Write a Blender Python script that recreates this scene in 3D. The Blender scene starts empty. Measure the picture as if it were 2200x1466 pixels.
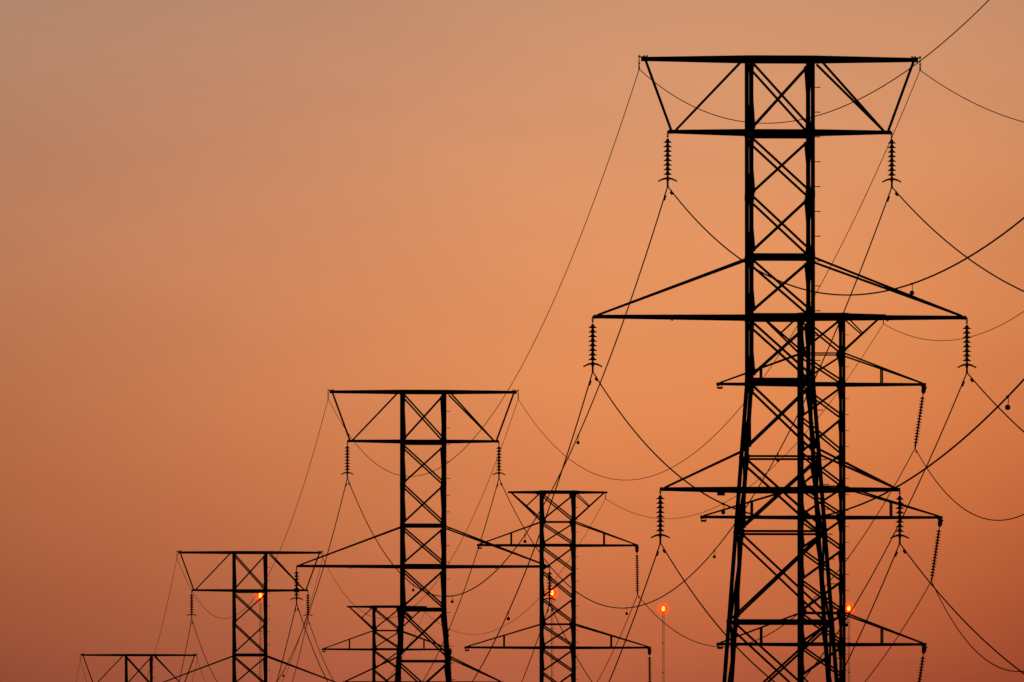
import bpy, bmesh, math, random
from mathutils import Vector, Matrix
random.seed(7)
R = math.radians

# ------------------------------------------------------------------ camera
sc = bpy.context.scene
col = sc.collection
W0, H0, FPX = 2200.0, 1466.0, 32258.0          # the photograph's frame and its focal length in its own pixels
YAW, PITCH = R(3.16523), R(2.80234)
CAM = Vector((0, 0, 1.7))
FWD = Vector((math.sin(YAW) * math.cos(PITCH), math.cos(YAW) * math.cos(PITCH), math.sin(PITCH)))
RGT = Vector((math.cos(YAW), -math.sin(YAW), 0))
UPV = RGT.cross(FWD)
cd = bpy.data.cameras.new('camera')
cam = bpy.data.objects.new('camera', cd)
col.objects.link(cam)
cam.matrix_world = Matrix(((RGT.x, UPV.x, -FWD.x, CAM.x), (RGT.y, UPV.y, -FWD.y, CAM.y),
                           (RGT.z, UPV.z, -FWD.z, CAM.z), (0, 0, 0, 1)))
cd.sensor_width = 36.0
cd.sensor_fit = 'HORIZONTAL'
cd.lens = 36.0 * FPX / W0
cd.clip_start = 1.0
cd.clip_end = 90000.0
sc.camera = cam


def seen(p, m=12):
    d = Vector(p) - CAM
    z = d.dot(FWD)
    if z < 1:
        return False
    x = W0 / 2 + FPX * d.dot(RGT) / z
    y = H0 / 2 - FPX * d.dot(UPV) / z
    return -m < x < W0 + m and -m < y < H0 + m


# ------------------------------------------------------------------ sky: dusty dusk glow round the place where the sun has gone
SUN_AZ, SUN_EL = R(4.1), R(0.6)
wd = bpy.data.worlds.new('World')
sc.world = wd
wd.use_nodes = True
nt = wd.node_tree
nt.nodes.clear()


def N(t, **kw):
    n = nt.nodes.new(t)
    for k, v in kw.items():
        setattr(n, k, v)
    return n


def M(op, a, b=None, c=None, clamp=False):
    n = N('ShaderNodeMath', operation=op)
    n.use_clamp = clamp
    for i, v in enumerate((a, b, c)):
        if v is None:
            continue
        if isinstance(v, (int, float)):
            n.inputs[i].default_value = v
        else:
            nt.links.new(v, n.inputs[i])
    return n.outputs[0]


tc = N('ShaderNodeTexCoord')
sx = N('ShaderNodeSeparateXYZ')
nt.links.new(tc.outputs['Generated'], sx.inputs[0])
az = M('ARCTAN2', sx.outputs[0], sx.outputs[1])
el = M('ARCSINE', sx.outputs[2])
# the glow's own angular coordinates: about two degrees either side of its middle, 1.3 degrees above and below
u_ = M('DIVIDE', M('SUBTRACT', az, R(3.16523)), R(1.953))
v_ = M('DIVIDE', M('SUBTRACT', el, R(2.80234)), R(1.302))
uc = M('MINIMUM', M('MAXIMUM', u_, -1.25), 1.25)
vc = M('MINIMUM', M('MAXIMUM', v_, -1.25), 1.25)
uu = M('MULTIPLY', uc, uc)
vv = M('MULTIPLY', vc, vc)
terms = [1.0, uc, vc, uu, M('MULTIPLY', uc, vc), vv, M('MULTIPLY', uu, uc), M('MULTIPLY', uu, vc),
         M('MULTIPLY', vv, uc), M('MULTIPLY', vv, vc)]
# log radiance of red, green, blue as a cubic over the glow
SKY = ((-0.3091, 0.2553, 0.0221, -0.2755, 0.0472, -0.3927, -0.1024, 0.1206, -0.0655, 0.1020),
       (-1.3288, 0.2254, 0.3497, -0.3319, 0.0748, -0.4198, -0.1386, 0.2173, -0.1056, 0.1162),
       (-2.2593, 0.0248, 0.6860, -0.3110, 0.0785, -0.1459, -0.0632, 0.2288, -0.0573, -0.1104))
chan = []
for co in SKY:
    acc = co[0]
    for t, c in zip(terms[1:], co[1:]):
        acc = M('MULTIPLY_ADD', t, c, acc)
    chan.append(acc)
# faint drifting dust layers, nearly level
dv = N('ShaderNodeCombineXYZ')
nt.links.new(M('MULTIPLY', u_, 0.9), dv.inputs[0])
nt.links.new(M('MULTIPLY_ADD', u_, 0.35, M('MULTIPLY', v_, 2.6)), dv.inputs[1])
nz = N('ShaderNodeTexNoise')
nz.inputs['Scale'].default_value = 1.3
nz.inputs['Detail'].default_value = 3.0
nz.inputs['Roughness'].default_value = 0.45
nt.links.new(dv.outputs[0], nz.inputs['Vector'])
dust = M('MULTIPLY', M('SUBTRACT', nz.outputs[0], 0.5), 0.16)
# the glow dies away beyond its core
ru = M('MAXIMUM', M('SUBTRACT', M('ABSOLUTE', u_), 1.25), 0.0)
rv = M('MAXIMUM', M('SUBTRACT', M('ABSOLUTE', v_), 1.25), 0.0)
fall = M('MULTIPLY', M('ADD', M('MULTIPLY', ru, ru), M('MULTIPLY', rv, rv)), -0.10)
cc = N('ShaderNodeCombineColor')
for i, ch in enumerate(chan):
    nt.links.new(M('EXPONENT', M('ADD', M('ADD', ch, dust), fall)), cc.inputs[i])
bg1 = N('ShaderNodeBackground')
nt.links.new(cc.outputs[0], bg1.inputs[0])
bg1.inputs[1].default_value = 1.0
sky = N('ShaderNodeTexSky')
sky.sky_type = 'NISHITA'
sky.sun_disc = False
sky.sun_elevation = SUN_EL
sky.sun_rotation = SUN_AZ
sky.dust_density = 4.0
bg2 = N('ShaderNodeBackground')
nt.links.new(sky.outputs[0], bg2.inputs[0])
bg2.inputs[1].default_value = 0.003
add = N('ShaderNodeAddShader')
nt.links.new(bg1.outputs[0], add.inputs[0])
nt.links.new(bg2.outputs[0], add.inputs[1])
wo = N('ShaderNodeOutputWorld')
nt.links.new(add.outputs[0], wo.inputs[0])

# ------------------------------------------------------------------ the last low sun, straight ahead and below the frame
sl = bpy.data.lights.new('sun', 'SUN')
sl.energy = 0.08
sl.angle = R(0.5)
sl.color = (1.0, 0.45, 0.2)
so = bpy.data.objects.new('sun', sl)
col.objects.link(so)
sdir = Vector((math.sin(SUN_AZ) * math.cos(SUN_EL), math.cos(SUN_AZ) * math.cos(SUN_EL), math.sin(SUN_EL)))
so.rotation_euler = sdir.to_track_quat('Z', 'Y').to_euler()
so.location = (0, 0, 60)

sc.view_settings.view_transform = 'Standard'
sc.view_settings.look = 'None'
sc.view_settings.exposure = 0.0
sc.view_settings.gamma = 1.0


# ------------------------------------------------------------------ materials
def mat(name, c1, c2, rough, scale, spec=0.2, metal=0.0):
    m = bpy.data.materials.new(name)
    m.use_nodes = True
    t = m.node_tree
    b = t.nodes['Principled BSDF']
    g = t.nodes.new('ShaderNodeTexCoord')
    n = t.nodes.new('ShaderNodeTexNoise')
    n.inputs['Scale'].default_value = scale
    n.inputs['Detail'].default_value = 6
    r = t.nodes.new('ShaderNodeValToRGB')
    r.color_ramp.elements[0].position = 0.35
    r.color_ramp.elements[1].position = 0.7
    r.color_ramp.elements[0].color = (*c1, 1)
    r.color_ramp.elements[1].color = (*c2, 1)
    t.links.new(g.outputs['Object'], n.inputs['Vector'])
    t.links.new(n.outputs[0], r.inputs[0])
    t.links.new(r.outputs[0], b.inputs['Base Color'])
    b.inputs['Roughness'].default_value = rough
    b.inputs['Specular IOR Level'].default_value = spec
    b.inputs['Metallic'].default_value = metal
    return m


STEEL = mat('weathered_steel', (0.028, 0.026, 0.025), (0.05, 0.047, 0.044), 0.75, 1.5)
BOLT = mat('bolt_steel', (0.03, 0.028, 0.026), (0.06, 0.055, 0.05), 0.7, 9.0)
PORC = mat('brown_porcelain', (0.03, 0.015, 0.01), (0.05, 0.026, 0.018), 0.45, 6.0)
ALU = mat('stranded_aluminium', (0.04, 0.036, 0.034), (0.06, 0.055, 0.05), 0.95, 0.4, 0.0)
IRON = mat('cast_iron', (0.02, 0.019, 0.018), (0.04, 0.036, 0.034), 0.8, 8.0)
MASTM = mat('mast_paint', (0.10, 0.045, 0.035), (0.14, 0.07, 0.055), 0.7, 0.2)
CONC = mat('concrete', (0.22, 0.21, 0.19), (0.34, 0.32, 0.3), 0.9, 3.0)
GROUND = mat('dry_field', (0.05, 0.04, 0.022), (0.12, 0.09, 0.05), 0.95, 0.02)


# ------------------------------------------------------------------ mesh helpers
class MB:
    def __init__(s):
        s.v, s.f = [], []

    def ring(s, sections, cap=True, smooth=False):
        """join equal-length vertex loops into a closed body"""
        n = len(sections[0])
        b = len(s.v)
        for q in sections:
            s.v += [tuple(p) for p in q]
        for k in range(len(sections) - 1):
            for i in range(n):
                j = (i + 1) % n
                s.f.append((b + k * n + i, b + k * n + j, b + (k + 1) * n + j, b + (k + 1) * n + i))
        if cap:
            s.f.append(tuple(b + i for i in reversed(range(n))))
            s.f.append(tuple(b + (len(sections) - 1) * n + i for i in range(n)))
        return s

    def angle(s, p0, p1, w, u, v=None, t=None):
        """rolled steel angle from p0 to p1: heel on the line, one flange towards u, the other towards v"""
        p0, p1 = Vector(p0), Vector(p1)
        d = (p1 - p0).normalized()
        u = Vector(u)
        u = (u - d * u.dot(d)).normalized()
        vv = d.cross(u)
        if v is not None and vv.dot(Vector(v)) < 0:
            vv = -vv
        t = t or max(0.012, w * 0.12)
        prof = [(0, 0), (w, 0), (w, t), (t, t), (t, w), (0, w)]
        if d.cross(u).dot(vv) < 0:
            prof = prof[::-1]
        return s.ring([[p + u * a + vv * b for a, b in prof] for p in (p0, p1)])

    def flat(s, p0, p1, w, n, t=None):
        """an angle laid with its broad flange centred on the line, facing n"""
        p0, p1 = Vector(p0), Vector(p1)
        d = (p1 - p0).normalized()
        n = Vector(n)
        n = (n - d * n.dot(d)).normalized()
        side = d.cross(n)
        o = side * (-w / 2)
        return s.angle(p0 + o, p1 + o, w, side, -n, t)

    def box(s, c, e, rot=None):
        c = Vector(c)
        pts = []
        for z in (-1, 1):
            q = []
            for x, y in ((-1, -1), (1, -1), (1, 1), (-1, 1)):
                p = Vector((x * e[0] / 2, y * e[1] / 2, z * e[2] / 2))
                if rot is not None:
                    p = rot @ p
                q.append(c + p)
            pts.append(q)
        return s.ring(pts)

    def tube(s, pts, r, n=8):
        pts = [Vector(p) for p in pts]
        rs = r if isinstance(r, (list, tuple)) else [r] * len(pts)
        secs = []
        for i, p in enumerate(pts):
            d = (pts[min(i + 1, len(pts) - 1)] - pts[max(i - 1, 0)]).normalized()
            h = Vector((1, 0, 0)) if abs(d.x) < 0.9 else Vector((0, 1, 0))
            a = (h - d * h.dot(d)).normalized()
            b = d.cross(a)
            secs.append([p + (a * math.cos(k * 2 * math.pi / n) + b * math.sin(k * 2 * math.pi / n)) * rs[i] for k in range(n)])
        return s.ring(secs)

    def lathe(s, prof, n=16, c=(0, 0, 0)):
        """prof: (radius, z) downwards"""
        c = Vector(c)
        return s.ring([[c + Vector((r * math.cos(k * 2 * math.pi / n), r * math.sin(k * 2 * math.pi / n), z))
                        for k in range(n)] for r, z in prof])

    def plate(s, poly, n, t):
        n = Vector(n) * (t / 2)
        return s.ring([[Vector(p) - n for p in poly], [Vector(p) + n for p in poly]])

    def mesh(s, name, m, smooth=False):
        me = bpy.data.meshes.new(name)
        me.from_pydata(s.v, [], s.f)
        me.update()
        q = bmesh.new()
        q.from_mesh(me)
        bmesh.ops.recalc_face_normals(q, faces=q.faces)
        q.to_mesh(me)
        q.free()
        me.materials.append(m)
        if smooth:
            me.polygons.foreach_set('use_smooth', [True] * len(me.polygons))
        return me

    def build(s, name, m, parent=None, smooth=False, loc=None):
        return link(name, s.mesh(name, m, smooth), parent, loc)


def link(name, me, parent=None, loc=None):
    o = bpy.data.objects.new(name, me)
    col.objects.link(o)
    if parent is not None:
        o.parent = parent
    if loc is not None:
        o.location = loc
    return o


def thing(name, loc, label, cat, group=None):
    o = bpy.data.objects.new(name, None)
    o.empty_display_size = 0.5
    col.objects.link(o)
    o.location = loc
    return tag(o, label, cat, group)


def tag(o, label, cat, group=None):
    o['label'] = label
    o['category'] = cat
    if group:
        o['group'] = group
    return o


KIDS = {}


def copy_tree(o, parent=None):
    c = o.copy()
    col.objects.link(c)
    if parent is not None:
        c.parent = parent
    for ch in list(o.children):
        copy_tree(ch, c)
    return c


# ------------------------------------------------------------------ ground
g = MB()
rings = [0, 60, 150, 300, 600, 1200, 2500, 5000, 12000, 30000, 60000]
nseg = 48
base = [(0.0, 0.0, 0.0)]
for rr in rings[1:]:
    for k in range(nseg):
        a = k * 2 * math.pi / nseg
        base.append((rr * math.cos(a), rr * math.sin(a), 0.0))
g.v = base
for k in range(nseg):
    g.f.append((0, 1 + k, 1 + (k + 1) % nseg))
for q in range(len(rings) - 2):
    b0, b1 = 1 + q * nseg, 1 + (q + 1) * nseg
    for k in range(nseg):
        j = (k + 1) % nseg
        g.f.append((b0 + k, b1 + k, b1 + j, b0 + j))
go = g.build('ground', GROUND)
go['kind'] = 'structure'

# ------------------------------------------------------------------ V-headed pylons
AY = [259.7, 497.69, 738.40, 964.88, 1204.05, 1440.0]
AX = [36.45, 36.45, 36.45, 36.47, 36.6, 36.7]
AZ = [35.5, 35.5, 35.36, 35.32, 35.41, 35.4]
ka = 0.0155


def za(y):                                     # height above the base for a height read off the photograph
    return 35.5 - (y - 128.5) * ka


def ha(y):                                     # half width of the shaft at that height
    return (66 + 0.0716 * max(0.0, y - 820)) * ka


FACES = (((0, -1), (1, 0)), ((0, 1), (1, 0)), ((-1, 0), (0, 1)), ((1, 0), (0, 1)))


def face_pt(fc, side, h, z, inset=0.0):
    (nx, ny), (tx, ty) = fc
    return Vector((nx * (h - inset) + tx * side * h, ny * (h - inset) + ty * side * h, z))


def lattice(root, panels, zf, hf, w, name='diagonal_brace', merged=None):
    for (ya, yb) in panels:
        for fc in FACES:
            for s in (1, -1):
                mb = merged or MB()
                ins = 0.015 if s > 0 else 0.055
                mb.flat(face_pt(fc, -s, hf(ya), zf(ya), ins), face_pt(fc, s, hf(yb), zf(yb), ins), w,
                        (fc[0][0], fc[0][1], 0))
                if merged is None:
                    mb.build(name, STEEL, root)


def struts(root, levels, zf, hf):
    for y, w in levels:
        for fc in FACES:
            MB().flat(face_pt(fc, -1, hf(y), zf(y), -0.012), face_pt(fc, 1, hf(y), zf(y), -0.012), w,
                      (fc[0][0], fc[0][1], 0)).build('horizontal_strut', STEEL, root)


def gusset(mb, sx_, sy_, h, z, e):
    """bolted gusset plates on the front and side of a leg"""
    for ax in (0, 1):
        c = Vector((sx_ * h, sy_ * h, z))
        inn = -sx_ if ax == 0 else -sy_
        n = Vector((0, sy_, 0)) if ax == 0 else Vector((sx_, 0, 0))
        t = Vector((inn, 0, 0)) if ax == 0 else Vector((0, inn, 0))
        o = c + n * 0.032
        up = Vector((0, 0, 1))
        poly = [o - t * 0.08 - up * e, o + t * e * 0.45 - up * e, o + t * e - up * e * 0.35, o + t * e + up * e * 0.35,
                o + t * e * 0.45 + up * e, o - t * 0.08 + up * e]
        mb.plate(poly, n, 0.014)


def legs(root, brk, zf, hf, w, nodes, ge):
    for sx_ in (-1, 1):
        for sy_ in (-1, 1):
            mb = MB()
            for ya, yb in zip(brk[:-1], brk[1:]):
                o = w / 2
                p0 = Vector((sx_ * (hf(ya) + o), sy_ * (hf(ya) + o), zf(ya)))
                p1 = Vector((sx_ * (hf(yb) + o), sy_ * (hf(yb) + o), zf(yb)))
                mb.angle(p0, p1, w, (-sx_, 0, 0), (0, -sy_, 0))
            for y in nodes:
                gusset(mb, sx_, sy_, hf(y), zf(y), ge)
            mb.build('leg', STEEL, root)
            h = hf(brk[-1])
            MB().lathe([(0.35, 0.5), (0.42, 0.42), (0.45, -0.3)][::-1], 14, (sx_ * h, sy_ * h, 0)).build('footing', CONC, root)


A_BOLT = None


def make_v_pylon():
    root = thing('transmission_tower', (AX[1], AY[1], 0), '', 'pylon', 'V-headed steel pylons receding to the left')
    legs(root, [124, 820, 2419], za, ha, 0.14, (284, 421, 553, 683, 820, 984, 1145, 1336, 1545), 0.11)
    # flat top beam: front and back chords that meet at the tips
    mb = MB()
    T = 297.5 * ka
    for sy_ in (-1, 1):
        h = ha(128) + 0.03
        zt = za(128.5) - 0.06
        pts = [(-T, sy_ * 0.03, zt), (-h, sy_ * h, zt), (h, sy_ * h, zt), (T, sy_ * 0.03, zt)]
        for p, q in zip(pts[:-1], pts[1:]):
            mb.angle(p, q, 0.138, (0, 0, 1), (0, -sy_, 0))
    for s in (-1, 1):
        mb.box((s * (T - 0.09), 0, za(128.5)), (0.2, 0.16, 0.128))
        mb.tube([(s * (T - 0.2), 0, za(123.5)), (s * (T + 0.1), 0, za(123.5))], 0.022, 8)
        for q in (0.19, 0.09, -0.08):
            mb.lathe([(0.03, 0.045), (0.03, 0.0)][::-1], 8, (s * (T - q), 0, za(122.8)))
    for k in range(-3, 4):
        xx = k * 0.62
        hh = ha(128) * (1 if abs(xx) < ha(128) else (T - abs(xx)) / (T - ha(128)))
        mb.flat((xx, -hh, za(128.5)), (xx + 0.02, hh, za(128.5)), 0.06, (0, 0, 1))
    mb.build('top_beam', STEEL, root)
    for s in (-1, 1):
        MB().flat((s * 288.5 * ka, 0, za(131)), (s * 233 * ka, 0, za(283)), 0.088, (0, -1, 0)).build('v_strut', STEEL, root)
        for sy_ in (-1, 1):
            MB().flat((s * 225 * ka, sy_ * 0.03, za(282)), (s * 84 * ka, sy_ * ha(128), za(134)), 0.078, (0, sy_, 0)).build('v_strut', STEEL, root)
    # three pairs of arms
    for yl, half, yt in ((284, 239, None), (682, 400, 557), (1052, 255.5, 969)):
        tip = half * ka
        h = ha(yl)
        for s in (-1, 1):
            mb = MB()
            for sy_ in (-1, 1):
                mb.angle((s * tip, sy_ * 0.03, za(yl) - 0.062), (s * h, sy_ * h, za(yl + 1.5) - 0.062), 0.122, (0, 0, 1), (0, -sy_, 0))
            mb.box((s * (tip - 0.07), 0, za(yl) - 0.005), (0.17, 0.15, 0.125))
            nb = 5
            for k in range(1, nb):                                # plan bracing between the two chords
                f0, f1 = k / nb, (k + 0.8) / nb
                if f1 > 1:
                    break
                sg = 1 if k % 2 else -1
                mb.flat((s * (tip + (h - tip) * f0), sg * h * f0, za(yl)), (s * (tip + (h - tip) * f1), -sg * h * f1, za(yl)), 0.05, (0, 0, 1))
            if yl == 682:
                mb.plate([(s * 230 * ka, 0, za(686)), (s * 237 * ka, 0, za(686)), (s * 232 * ka, 0, za(691)), (s * 230.5 * ka, 0, za(691))], (0, 1, 0), 0.08)
            arm = mb.build('crossarm', STEEL, root)
            if yt:
                ht = ha(yt)
                for sy_ in (-1, 1):
                    MB().flat((s * (tip - 0.12), sy_ * 0.035, za(yl) + 0.05), (s * (ht + 0.03), sy_ * (ht + 0.03), za(yt)), 0.074,
                              (0, sy_, 0)).build('tie_brace', STEEL, arm)
    struts(root, [(288, 0.19), (553, 0.15), (683, 0.2), (820, 0.15), (984, 0.075), (1054, 0.13), (1145, 0.08), (1337, 0.1)], za, ha)
    lattice(root, [(136, 282), (299, 420), (423, 546), (560, 674), (694, 812)], za, ha, 0.084)
    lattice(root, [(829, 966), (990, 1140)], za, ha, 0.085)
    lattice(root, [(1150, 1331), (1343, 1545)], za, ha, 0.076)
    low = MB()
    lattice(root, [(1550, 1770), (1775, 2040), (2045, 2400)], za, ha, 0.09, merged=low)
    for y in (1547, 1772, 2042):
        for fc in FACES:
            low.flat(face_pt(fc, -1, ha(y), za(y), -0.012), face_pt(fc, 1, ha(y), za(y), -0.012), 0.1, (fc[0][0], fc[0][1], 0))
    low.build('base_bracing', STEEL, root)
    bolt = MB().tube([(0, 0, 0), (0.17, 0, 0)], 0.0165, 6)
    bolt.tube([(0.165, 0, 0), (0.185, 0, 0)], 0.025, 6)
    bm_ = bolt.mesh('step_bolt', BOLT)
    for k in range(39):
        y = 192 + 53.3 * k
        link('step_bolt', bm_, root, (ha(y) + 0.0625, -ha(y) - 0.03, za(y)))
    return root


A_LABEL = {1: 'tallest lattice pylon with a wide flat V-shaped head, right of centre',
           2: 'second tallest V-headed lattice pylon, left of the picture centre',
           3: 'third V-headed lattice pylon with a red lamp behind its shaft',
           4: 'smallest V-headed lattice pylon, only its head above the bottom edge'}
TN = {('A', 0): 'off frame', ('A', 1): 'the tallest pylon', ('A', 2): 'the second tallest pylon', ('A', 3): 'the third V-headed pylon',
      ('A', 4): 'the smallest pylon', ('B', 1): 'the narrow pylon behind the tallest', ('B', 2): 'the middle narrow pylon',
      ('B', 3): 'the farthest narrow pylon'}
protoA = make_v_pylon()
for k in (1, 2, 3, 4):
    o = protoA if k == 1 else copy_tree(protoA)
    o.location = (AX[k], AY[k], AZ[k] - 35.5)
    o['label'] = A_LABEL[k]
MB().box((-130 * ka, -0.7, za(1061)), (0.26, 0.05, 0.2)).build('number_plate', IRON, protoA)

# ------------------------------------------------------------------ narrow pylons of the second line
BY = [540, 774.93, 1009.56, 1259.71, 1500]
BX = [50, 58.9, 58.91, 59.12, 59.2]
BZ = [41.06, 41.06, 40.99, 41.07, 41.0]
kb = 0.0241


def zb(y):
    return 41.06 - (y - 678) * kb


def hb(y):
    return (45 + 0.055 * max(0.0, y - 1500)) * kb


def make_narrow_pylon():
    root = thing('transmission_tower', (BX[1], BY[1], 0), '', 'pylon', 'narrow steel pylons of the second line')
    legs(root, [674, 1500, 2381], zb, hb, 0.16, (684, 760, 826, 1046, 1112, 1317, 1385), 0.24)
    T = 138 * kb
    mb = MB()
    for sy_ in (-1, 1):
        h = hb(678) + 0.03
        zt = zb(678) - 0.07
        pts = [(-T, sy_ * 0.04, zt), (-h, sy_ * h, zt), (h, sy_ * h, zt), (T, sy_ * 0.04, zt)]
        for i, (p, q) in enumerate(zip(pts[:-1], pts[1:])):
            mb.angle(p, q, 0.14 if i != 1 else 0.16, (0, 0, 1), (0, -sy_, 0))
        for s in (-1, 1):
            mb.plate([(s * 38 * kb, sy_ * (h + 0.02), zb(674)), (s * 56 * kb, sy_ * (h - 0.05), zb(674.5)),
                      (s * 60 * kb, sy_ * (h - 0.1), zb(682)), (s * 38 * kb, sy_ * (h + 0.02), zb(684))], (0, sy_, 0), 0.02)
    for s in (-1, 1):
        mb.box((s * (T - 0.05), 0, zb(678)), (0.16, 0.18, 0.14))
    mb.build('top_beam', STEEL, root)
    for s in (-1, 1):
        for sy_ in (-1, 1):
            MB().flat((s * 129 * kb, sy_ * 0.05, zb(680)), (s * 46 * kb, sy_ * hb(756), zb(756)), 0.105, (0, sy_, 0)).build('v_strut', STEEL, root)
            MB().flat((s * 52 * kb, sy_ * hb(684), zb(683)), (s * 88 * kb, sy_ * hb(684) * 0.5, zb(717)), 0.075, (0, sy_, 0)).build('v_strut', STEEL, root)
    for yl, half, yt, post in ((826, 225, 761, 130), (1112, 260, 1047, 150), (1385, 225, 1318, 130)):
        tip = half * kb
        h = hb(yl)
        for s in (-1, 1):
            mb = MB()
            for sy_ in (-1, 1):
                mb.angle((s * tip, sy_ * 0.04, zb(yl) - 0.07), (s * h, sy_ * h, zb(yl + 1) - 0.07), 0.14, (0, 0, 1), (0, -sy_, 0))
            mb.box((s * (tip - 0.08), 0, zb(yl) - 0.01), (0.2, 0.2, 0.17))
            for k in range(1, 5):
                f0, f1 = k / 5, (k + 0.8) / 5
                if f1 > 1:
                    break
                sg = 1 if k % 2 else -1
                mb.flat((s * (tip + (h - tip) * f0), sg * h * f0, zb(yl)), (s * (tip + (h - tip) * f1), -sg * h * f1, zb(yl)), 0.06, (0, 0, 1))
            arm = mb.build('crossarm', STEEL, root)
            for sy_ in (-1, 1):
                MB().flat((s * (tip - 0.15), sy_ * 0.045, zb(yl) + 0.06), (s * (h + 0.03), sy_ * (h + 0.03), zb(yt)), 0.085, (0, sy_, 0)).build('tie_brace', STEEL, arm)
                fr = (half - post) / (half - 45.0)
                MB().flat((s * post * kb, sy_ * h * fr, zb(yl) + 0.05), (s * post * kb, sy_ * h * fr, zb(yl) + (yl - yt) * kb * fr + 0.03), 0.075,
                          (0, sy_, 0)).build('arm_post', STEEL, arm)
            if s < 0:                                             # the empty hanger under each left arm tip
                hm = MB()
                for q in (-5, 4):
                    hm.box((s * tip + (7 + q) * kb, 0, zb(yl + 6)), (0.045, 0.06, 0.16))
                hm.lathe([(0.04, 0.05), (0.15, 0.03), (0.16, -0.03), (0.1, -0.06)][::-1], 12, (s * tip + 6.5 * kb, 0, zb(yl + 8.2)))
                hm.build('hanger_bracket', STEEL, arm)
    struts(root, [(761, 0.075), (826, 0.14), (1047, 0.075), (1112, 0.15), (1318, 0.075), (1385, 0.14)], zb, hb)
    lattice(root, [(684, 757), (764, 822), (831, 897), (899, 973), (975, 1043), (1050, 1108), (1117, 1180), (1182, 1247), (1249, 1314),
                   (1321, 1381), (1390, 1453)], zb, hb, 0.10)
    low = MB()
    lattice(root, [(1455, 1550), (1553, 1660), (1663, 1780), (1783, 1920), (1923, 2080), (2083, 2360)], zb, hb, 0.09, merged=low)
    for y in (1551, 1781, 2081):
        for fc in FACES:
            low.flat(face_pt(fc, -1, hb(y), zb(y), -0.012), face_pt(fc, 1, hb(y), zb(y), -0.012), 0.1, (fc[0][0], fc[0][1], 0))
    low.build('base_bracing', STEEL, root)
    bolt = MB().tube([(0, 0, 0), (0.17, 0, 0)], 0.0165, 6)
    bolt.tube([(0.165, 0, 0), (0.185, 0, 0)], 0.025, 6)
    bm_ = bolt.mesh('step_bolt', BOLT)
    for k in range(46):
        y = 722 + 34.3 * k
        link('step_bolt', bm_, root, (hb(y) + 0.07, -hb(y) - 0.03, zb(y)))
    return root


B_LABEL = {1: 'narrow lattice pylon close behind the tallest pylon, two arms poking out',
           2: 'middle narrow lattice pylon standing clear between two V-headed pylons',
           3: 'farthest narrow lattice pylon, half hidden behind the second tallest pylon'}
protoB = make_narrow_pylon()
for k in (1, 2, 3):
    o = protoB if k == 1 else copy_tree(protoB)
    o.location = (BX[k], BY[k], BZ[k] - 41.06)
    o['label'] = B_LABEL[k]

# ------------------------------------------------------------------ insulators
disc_me = MB().lathe([(0.03, 0.0), (0.04, -0.012), (0.056, -0.05), (0.074, -0.075), (0.082, -0.086), (0.098, -0.092), (0.118, -0.098),
                      (0.136, -0.106), (0.14, -0.117), (0.132, -0.13), (0.1, -0.132), (0.075, -0.138), (0.045, -0.142), (0.036, -0.153)][::-1], 20).mesh('insulator_disc', PORC, True)


def make_disc_string():
    """eight discs, a drooping arcing horn and a clamp, hung from the arm tip"""
    r = thing('insulator_string', (0, 0, 0), '', 'insulator', 'disc insulators under the V-headed pylon arms')
    h = MB()
    h.box((0, 0, -0.03), (0.035, 0.1, 0.09))
    h.tube([(0, 0, -0.06), (0.03, 0, -0.1), (0, 0, -0.14)], 0.016, 6)
    h.tube([(0, 0, -0.06), (-0.03, 0, -0.1), (0, 0, -0.14)], 0.016, 6)
    h.lathe([(0.01, -0.13), (0.035, -0.16), (0.035, -0.18), (0.012, -0.21), (0.012, -0.26)][::-1], 10)
    h.build('hanger', IRON, r)
    z = -0.25
    for k in range(8):
        link('insulator_disc', disc_me, r, (0, 0, z))
        z -= 0.1527
    c = MB()
    c.lathe([(0.022, z), (0.038, z - 0.03), (0.05, z - 0.1), (0.05, z - 0.16), (0.036, z - 0.2)][::-1], 12)
    c.build('socket', IRON, r)
    hz = z - 0.125
    pts = []
    for k in range(13):
        t = k / 6 - 1
        pts.append((0.31 * t, 0, hz + 0.03 - 0.105 * abs(t) ** 1.9))
    MB().tube(pts, [0.026] + [0.024 + 0.014 * (1 - abs(k / 6 - 1)) for k in range(1, 12)] + [0.026], 8).build('arcing_horn', IRON, r, True)
    c = MB()
    c.box((0, 0, z - 0.27), (0.06, 0.09, 0.17))
    c.tube([(0, -0.16, z - 0.375), (0, -0.07, z - 0.35), (0, 0.07, z - 0.35), (0, 0.16, z - 0.375)], [0.02, 0.035, 0.035, 0.02], 8)
    c.build('clamp', IRON, r)
    return r, z - 0.36


stringA, dropA = make_disc_string()
CL = {'sh': (4.69, 0.33), 'top': (3.74, 4.23), 'mid': (6.24, 10.41), 'bot': (3.99, 16.10)}
LV = {'sh': 'top', 'top': 'upper', 'mid': 'middle', 'bot': 'lowest'}
SD = {-1: 'left', 1: 'right'}
first = True
for k in (1, 2, 3, 4):
    for lv in ('top', 'mid', 'bot'):
        for s in (-1, 1):
            x, dz = CL[lv]
            p = Vector((AX[k] + s * x, AY[k], AZ[k] - dz))
            if not (seen(p) or seen(p + Vector((0, 0, 1.5)))):
                continue
            o = stringA if first else copy_tree(stringA)
            first = False
            o.location = p - Vector((0, 0, dropA))
            o['label'] = 'disc insulator string under the %s tip of the %s arm of %s' % (SD[s], LV[lv], TN[('A', k)])


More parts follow.
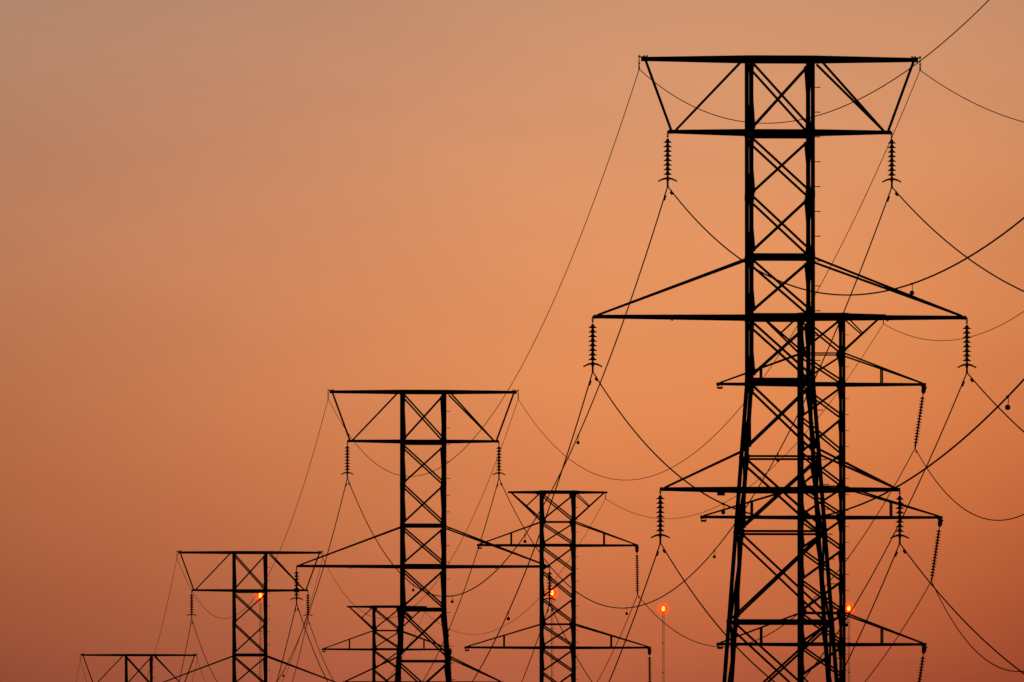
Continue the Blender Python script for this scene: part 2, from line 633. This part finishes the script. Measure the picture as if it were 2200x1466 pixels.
def make_wire_hanger():
    r = thing('ground_wire_hanger', (0, 0, 0), '', 'wire hanger', 'short ground wire hangers at the beam ends')
    MB().lathe([(0.012, 0.06), (0.03, 0.05), (0.03, 0.02), (0.012, 0.0), (0.012, -0.05), (0.022, -0.08), (0.012, -0.1)][::-1], 8).build('shackle', IRON, r)
    m = MB()
    for q in (-1, 1):
        m.tube([(0, 0, -0.1), (q * 0.026, 0, -0.13), (0, 0, -0.17)], 0.01, 6)
    m.lathe([(0.014, -0.165), (0.042, -0.185), (0.042, -0.2), (0.014, -0.215), (0.014, -0.245), (0.032, -0.26), (0.032, -0.275), (0.014, -0.29), (0.014, -0.31)][::-1], 10)
    m.build('link', IRON, r)
    m = MB().box((0, 0, -0.345), (0.05, 0.06, 0.09))
    m.tube([(0, -0.13, -0.4), (0, 0, -0.37), (0, 0.13, -0.4)], [0.012, 0.024, 0.012], 8)
    m.build('clamp', IRON, r)
    return r


hangA = make_wire_hanger()
first = True
for k in (1, 2, 3, 4):
    for s in (-1, 1):
        o = hangA if first else copy_tree(hangA)
        first = False
        o.location = (AX[k] + s * CL['sh'][0], AY[k], AZ[k] - CL['sh'][1] + 0.385)
        o['label'] = 'short chain at the %s beam end of %s' % (SD[s], TN[('A', k)])
for k in (1, 2, 3):
    o = copy_tree(hangA)
    o.location = (BX[k] + 134 * kb, BY[k], BZ[k] - 0.03)
    o['label'] = 'short chain under the right beam end of %s' % TN[('B', k)]


def make_long_string():
    """sixteen small discs under a tapering yoke"""
    r = thing('insulator_string', (0, 0, 0), '', 'insulator', 'long insulator strings under the right arms of the narrow pylons')
    y = MB()
    y.box((0, 0, -0.025), (0.32, 0.12, 0.05))
    y.ring([[Vector((a * w, b * 0.05, z)) for a, b in ((-1, -1), (1, -1), (1, 1), (-1, 1))] for w, z in
            ((0.04, -0.4), (0.075, -0.36), (0.115, -0.27), (0.12, -0.08), (0.12, -0.05))])
    y.tube([(0, 0, -0.38), (0, 0, -0.56)], 0.022, 6)
    y.build('yoke', IRON, r)
    z = -0.53
    me = bpy.data.meshes.get('insulator_disc')
    for k in range(16):
        link('insulator_disc', me, r, (0, 0, z)).scale = (0.98, 0.98, 1.0)
        z -= 0.154
    c = MB()
    c.lathe([(0.022, z + 0.01), (0.05, z - 0.04), (0.05, z - 0.16), (0.03, z - 0.24)][::-1], 10)
    c.tube([(0, -0.16, z - 0.27), (0, 0, z - 0.24), (0, 0.16, z - 0.27)], [0.02, 0.036, 0.02], 8)
    c.build('clamp', IRON, r)
    return r, z - 0.24


stringB, dropB = make_long_string()
TILT = {1: 8.6, 2: -0.7, 3: 0.0}
BARM = {'top': (222 * kb, 826), 'mid': (257 * kb, 1112), 'bot': (222 * kb, 1385)}
BCL = {}
first = True
for k in (1, 2, 3):
    for lv, (x, y) in BARM.items():
        p = Vector((BX[k] + x, BY[k], BZ[k] - 41.06 + zb(y) - 0.1))
        a = R(TILT[k])
        BCL[(k, lv)] = p + Vector((math.sin(a) * dropB, 0, math.cos(a) * dropB))
        if not (seen(p) or seen(BCL[(k, lv)])):
            continue
        o = stringB if first else copy_tree(stringB)
        first = False
        o.location = p
        o.rotation_euler = (0, a, 0)
        o['label'] = 'long %sinsulator string, %s right arm of %s' % ('slanting ' if k == 1 else '', LV[lv], TN[('B', k)])
for lv, (x, y) in BARM.items():
    BCL[(4, lv)] = Vector((BX[4] + x, BY[4], BZ[4] - 41.06 + zb(y) - 0.1 + dropB))
    # the line bends a little in front of the first narrow pylon
for k in (1, 2, 3, 4):
    BCL[(k, 'sh')] = Vector((BX[k] + 134 * kb, BY[k], BZ[k] - 0.42))


# ------------------------------------------------------------------ wires
class Wire:
    def __init__(s, P, Q, c):
        s.P, s.Q, s.c = Vector(P), Vector(Q), c
        s.L = abs(s.Q.y - s.P.y)

    def at(s, t):
        p = s.P.lerp(s.Q, t)
        p.z -= s.c * s.L * s.L * t * (1 - t)
        return p

    def dist(s, d):                              # d metres from P, or from Q when negative
        t = d / s.L if d >= 0 else 1 + d / s.L
        return s.at(t), (s.at(t + 0.002) - s.at(t - 0.002)).normalized()


def damper(w, d, parent):
    """vibration damper: a clamp with two weights on a short cable under the wire"""
    p, t = w.dist(d)
    p = p - w.P
    m = MB()
    m.box(p - Vector((0, 0, 0.03)), (0.045, 0.07, 0.12))
    a, b = p - t * 0.25 - Vector((0, 0, 0.07)), p + t * 0.25 - Vector((0, 0, 0.07))
    m.tube([a, p - Vector((0, 0, 0.06)), b], 0.01, 6)
    for q, sg in ((a, -1), (b, 1)):
        m.tube([q - t * sg * 0.15, q - t * sg * 0.13, q + t * sg * 0.03, q + t * sg * 0.05], [0.022, 0.039, 0.039, 0.018], 8)
    m.build('damper', IRON, parent)


WIRES = {}
CC = {'A01Lsh': 0.000529, 'A01Rsh': 0.00052, 'A01Lbot': 0.0006, 'A01Rbot': 0.0006, 'A01Ltop': 0.000610, 'A01Rtop': 0.00060, 'A01Lmid': 0.000617, 'A01Rmid': 0.00062,
      'A12Ltop': 0.000645, 'A12Rtop': 0.000680, 'A12Lsh': 0.000549, 'A12Rsh': 0.000560, 'A12Lmid': 0.000661, 'A12Rmid': 0.000673,
      'A12Lbot': 0.000661, 'A12Rbot': 0.000673, 'A23Rtop': 0.000698, 'A23Rsh': 0.000541, 'A23Ltop': 0.000636, 'A23Lsh': 0.000541}
A0 = {'Lsh': 0.1252, 'Rsh': 0.1284, 'Ltop': 0.1460, 'Rtop': 0.1525, 'Lmid': 0.1470, 'Rmid': 0.1494, 'Lbot': 0.1462, 'Rbot': 0.1485}
WL = {'sh': 'thin ground wire', 'top': 'upper conductor', 'mid': 'middle conductor', 'bot': 'lowest conductor'}
for k in range(0, 5):
    for lv in ('sh', 'top', 'mid', 'bot'):
        for s, sn in ((-1, 'L'), (1, 'R')):
            x, dz = CL[lv]
            i = 'A%d%d%s%s' % (k, k + 1, sn, lv)
            c = CC.get(i, 0.00055 if lv == 'sh' else 0.00065 if k else 0.0006)
            P = (AX[k] + s * x, AY[k], AZ[k] - dz)
            Q = (AX[k + 1] + s * x, AY[k + 1], AZ[k + 1] - dz)
            if k == 0:
                lab = '%s from the %s of %s off the right edge' % (WL[lv], SD[s] + (' beam end' if lv == 'sh' else ' arm'), TN[('A', 1)])
            elif k == 4:
                lab = '%s from the %s of %s running down left' % (WL[lv], SD[s] + (' beam end' if lv == 'sh' else ' arm'), TN[('A', 4)])
            else:
                lab = '%s %s between %s and %s' % (SD[s], WL[lv], TN[('A', k)], TN[('A', k + 1)])
            if k == 0:                             # its own slope at the tallest pylon
                ln_ = AY[1] - AY[0]
                Q = (AX[1] + s * x, AY[1], AZ[1] - dz)
                P = (AX[1] + s * x, AY[0], Q[2] - A0[sn + lv] * ln_ + c * ln_ * ln_)
            WIRES[i] = (Wire(P, Q, c), lv, lab, k, 'A')
# the second line: only its right-hand side carries wires
NEAR = {'sh': (0.022, 0.085, 0.00037), 'top': (0.036, 0.127, 0.00054), 'mid': (0.038, 0.133, 0.00060), 'bot': (0.038, 0.133, 0.0006)}
CB = {'B12sh': 0.000343, 'B12top': 0.00047, 'B12mid': 0.00047, 'B23sh': 0.00031, 'B23top': 0.00051}
for lv in ('sh', 'top', 'mid', 'bot'):
    gdev, a, c = NEAR[lv]
    P1 = BCL[(1, lv)]
    d = 235.0
    Q = Vector((P1.x - gdev * d, P1.y - d, P1.z - a * d + c * d * d))
    WIRES['B01' + lv] = (Wire(Q, P1, c), lv, '%s leading right from %s' % (WL[lv], TN[('B', 1)]), 0, 'B')
    for k in (1, 2, 3):
        i = 'B%d%d%s' % (k, k + 1, lv)
        c = CB.get(i, 0.00033 if lv == 'sh' else 0.0005)
        if k < 3:
            lab = '%s between %s and %s' % (WL[lv], TN[('B', k)], TN[('B', k + 1)])
        else:
            lab = '%s from %s running down behind' % (WL[lv], TN[('B', k)])
        WIRES[i] = (Wire(BCL[(k, lv)], BCL[(k + 1, lv)], c), lv, lab, k, 'B')
RAD = {'sh': 0.0138, 'top': 0.0225, 'mid': 0.0225, 'bot': 0.0225}
for i, (w, lv, lab, k, line) in WIRES.items():
    n = 96
    pts = [w.at(t / n) for t in range(n + 1)]
    if not any(seen(p, -4) for p in pts):
        continue
    nm = 'ground_wire' if lv == 'sh' else 'conductor_wire'
    o = MB().tube([p - w.P for p in pts], RAD[lv] * (1.15 if line == 'B' else 1.0), 6).build(nm, ALU, None, True, w.P)
    tag(o, lab, 'wire', ('thin ground wires' if lv == 'sh' else 'conductor wires') + (' of the V-headed pylons' if line == 'A' else ' of the narrow pylons'))
    if lv != 'sh':
        for d in ((1.35, -1.35) if line == 'B' else (1.5, -1.9)):
            if line == 'B' and d > 0:
                continue
            if seen(w.dist(d)[0]):
                damper(w, d, o)
        if line == 'A' and seen(w.dist(1.9)[0]):
            pass

# ------------------------------------------------------------------ pendulum weights clipped to the conductors
PEND = [('A01Lmid', 0.343, 'on the black wire at the right edge'),
        ('A01Lmid', 0.737, 'above the lowest arm left of the tallest pylon'),
        ('A01Ltop', 0.583, 'above the right middle arm of the tallest pylon'),
        ('A01Ltop', 0.738, 'against the right leg of the tallest pylon'),
        ('A12Ltop', 0.208, 'beside two crossing wires left of the tallest pylon'),
        ('A12Ltop', 0.352, 'over the left arm of the middle narrow pylon'),
        ('A12Ltop', 0.581, 'just right of the shaft of the second tallest pylon'),
        ('A12Ltop', 0.723, 'inside the second tallest pylon just under its middle arm'),
        ('A12Rtop', 0.217, 'inside the tallest pylon just above its two thin struts'),
        ('A12Rtop', 0.358, 'left of the tallest pylon at its lower taper'),
        ('A12Rtop', 0.584, 'at the dip between the narrow pylon and a red lamp'),
        ('A12Rmid', 0.215, 'beside the red lamp at the right of the tallest pylon'),
        ('A12Lmid', 0.212, 'left of the middle narrow pylon, on a steep wire'),
        ('A23Rtop', 0.217, 'right of the second tallest pylon, low on a steep wire'),
        ('A23Rtop', 0.358, 'at the bottom inside the second tallest pylon'),
        ('A23Ltop', 0.348, 'at the bottom beside the third V-headed pylon')]
pm = None
for wid, t, where in PEND:
    p = WIRES[wid][0].at(t)
    if pm is None:
        pm = thing('pendulum_weight', p, '', 'wire weight', 'pendulum weights hanging from the conductors')
        MB().tube([(0, -0.09, 0), (0, -0.06, 0), (0, 0.06, 0), (0, 0.09, 0)], [0.02, 0.036, 0.036, 0.02], 8).build('clamp', IRON, pm)
        MB().tube([(0, 0, -0.02), (0.022, 0, -0.08), (0.012, 0, -0.14), (0.012, 0, -0.22)], 0.009, 6).build('rod', IRON, pm)
        MB().lathe([(0.012, -0.18), (0.03, -0.185), (0.052, -0.205), (0.063, -0.235), (0.062, -0.265), (0.045, -0.292), (0.018, -0.305)][::-1], 14).build('weight', IRON, pm, True)
        o = pm
    else:
        o = copy_tree(pm)
        o.location = p
    o['label'] = 'round pendulum weight ' + where

# ------------------------------------------------------------------ far radio masts with red obstruction lamps
def emit(name, c, s):
    m = bpy.data.materials.new(name)
    m.use_nodes = True
    t = m.node_tree
    t.nodes.clear()
    e = t.nodes.new('ShaderNodeEmission')
    e.inputs[0].default_value = (*c, 1)
    e.inputs[1].default_value = s
    o = t.nodes.new('ShaderNodeOutputMaterial')
    t.links.new(e.outputs[0], o.inputs[0])
    return m


BULB = emit('lamp_filament', (1.0, 0.62, 0.05), 4.2)
GLOW = bpy.data.materials.new('red_lamp_glow')  # red emissive volume added to imitate the glare halo round a lamp
GLOW.use_nodes = True
gt = GLOW.node_tree
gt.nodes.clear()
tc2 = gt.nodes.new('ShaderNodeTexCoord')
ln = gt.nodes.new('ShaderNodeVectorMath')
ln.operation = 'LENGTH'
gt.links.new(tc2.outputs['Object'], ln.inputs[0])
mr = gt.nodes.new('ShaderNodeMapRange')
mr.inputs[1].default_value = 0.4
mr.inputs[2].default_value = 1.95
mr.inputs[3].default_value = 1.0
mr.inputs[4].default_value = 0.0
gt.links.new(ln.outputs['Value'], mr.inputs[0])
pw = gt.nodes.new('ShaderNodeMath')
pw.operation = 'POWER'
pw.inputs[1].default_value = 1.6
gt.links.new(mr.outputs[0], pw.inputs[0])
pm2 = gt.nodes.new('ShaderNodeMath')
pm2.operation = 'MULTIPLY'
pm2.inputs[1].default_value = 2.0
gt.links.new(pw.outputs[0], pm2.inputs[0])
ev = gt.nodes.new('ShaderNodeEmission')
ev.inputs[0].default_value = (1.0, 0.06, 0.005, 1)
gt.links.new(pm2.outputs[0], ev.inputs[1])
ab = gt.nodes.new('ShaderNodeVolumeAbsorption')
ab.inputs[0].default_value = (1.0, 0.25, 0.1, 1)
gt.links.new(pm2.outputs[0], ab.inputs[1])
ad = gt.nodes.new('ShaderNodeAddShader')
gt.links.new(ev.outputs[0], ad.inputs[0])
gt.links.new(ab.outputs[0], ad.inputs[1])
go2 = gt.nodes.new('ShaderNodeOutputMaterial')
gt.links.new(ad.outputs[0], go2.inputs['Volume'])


def make_mast(hgt):
    root = thing('radio_mast', (0, 0, 0), '', 'radio mast', 'far radio masts with red lamps')
    m = MB()
    rad = 0.31
    cs = [Vector((rad * math.cos(R(90 + 120 * k + 20)), rad * math.sin(R(90 + 120 * k + 20)), 0)) for k in range(3)]
    top = hgt - 1.2
    for c in cs:
        m.tube([c, c + Vector((0, 0, top))], 0.03, 5)
    z, k = 0.0, 0
    while z < top - 0.9:
        for i in range(3):
            a, b = cs[i], cs[(i + 1) % 3]
            if k % 2:
                a, b = b, a
            m.tube([a + Vector((0, 0, z)), b + Vector((0, 0, z + 0.92))], 0.016, 4)
            m.tube([a + Vector((0, 0, z)), b + Vector((0, 0, z))], 0.014, 4)
        z += 0.92
        k += 1
    m.build('mast_lattice', MASTM, root)
    z = top - 8
    while z > 4:
        f = MB()
        f.lathe([(0.3, 0.1), (0.37, 0.07), (0.37, -0.07), (0.3, -0.1)][::-1], 9, (0, 0, z))
        f.build('guy_collar', MASTM, root)
        z -= 7.9
    MB().lathe([(0.3, 0.0), (0.3, -0.1), (0.25, -0.2), (0.2, -0.4)][::-1], 12, (0, 0, top + 0.25)).build('lamp_bracket', MASTM, root)
    lamp = MB().lathe([(0.08, 0.68), (0.3, 0.58), (0.42, 0.33), (0.45, 0.0), (0.42, -0.33), (0.3, -0.58), (0.08, -0.66)][::-1], 18).build('lamp', BULB, root, True, (0, 0, hgt))
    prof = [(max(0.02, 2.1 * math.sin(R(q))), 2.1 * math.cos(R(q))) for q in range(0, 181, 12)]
    MB().lathe(prof[::-1], 24).build('lamp_glow', GLOW, lamp, True)  # soft halo sphere added round the lamp, no solid glass
    return root


def unproj(x, y, dep):
    return CAM + (FWD + RGT * ((x - W0 / 2) / FPX) - UPV * ((y - H0 / 2) / FPX)) * dep


MAST = [(1425, 1308, 'far thin mast with a red lamp, standing clear left of the tallest pylon'),
        (559.5, 1280, 'far thin mast with a red lamp, inside the third V-headed pylon'),
        (1186, 1274, 'far thin mast with a red lamp, inside the middle narrow pylon'),
        (1823.5, 1307, 'far thin mast with a red lamp, right of the tallest pylon')]
mast = None
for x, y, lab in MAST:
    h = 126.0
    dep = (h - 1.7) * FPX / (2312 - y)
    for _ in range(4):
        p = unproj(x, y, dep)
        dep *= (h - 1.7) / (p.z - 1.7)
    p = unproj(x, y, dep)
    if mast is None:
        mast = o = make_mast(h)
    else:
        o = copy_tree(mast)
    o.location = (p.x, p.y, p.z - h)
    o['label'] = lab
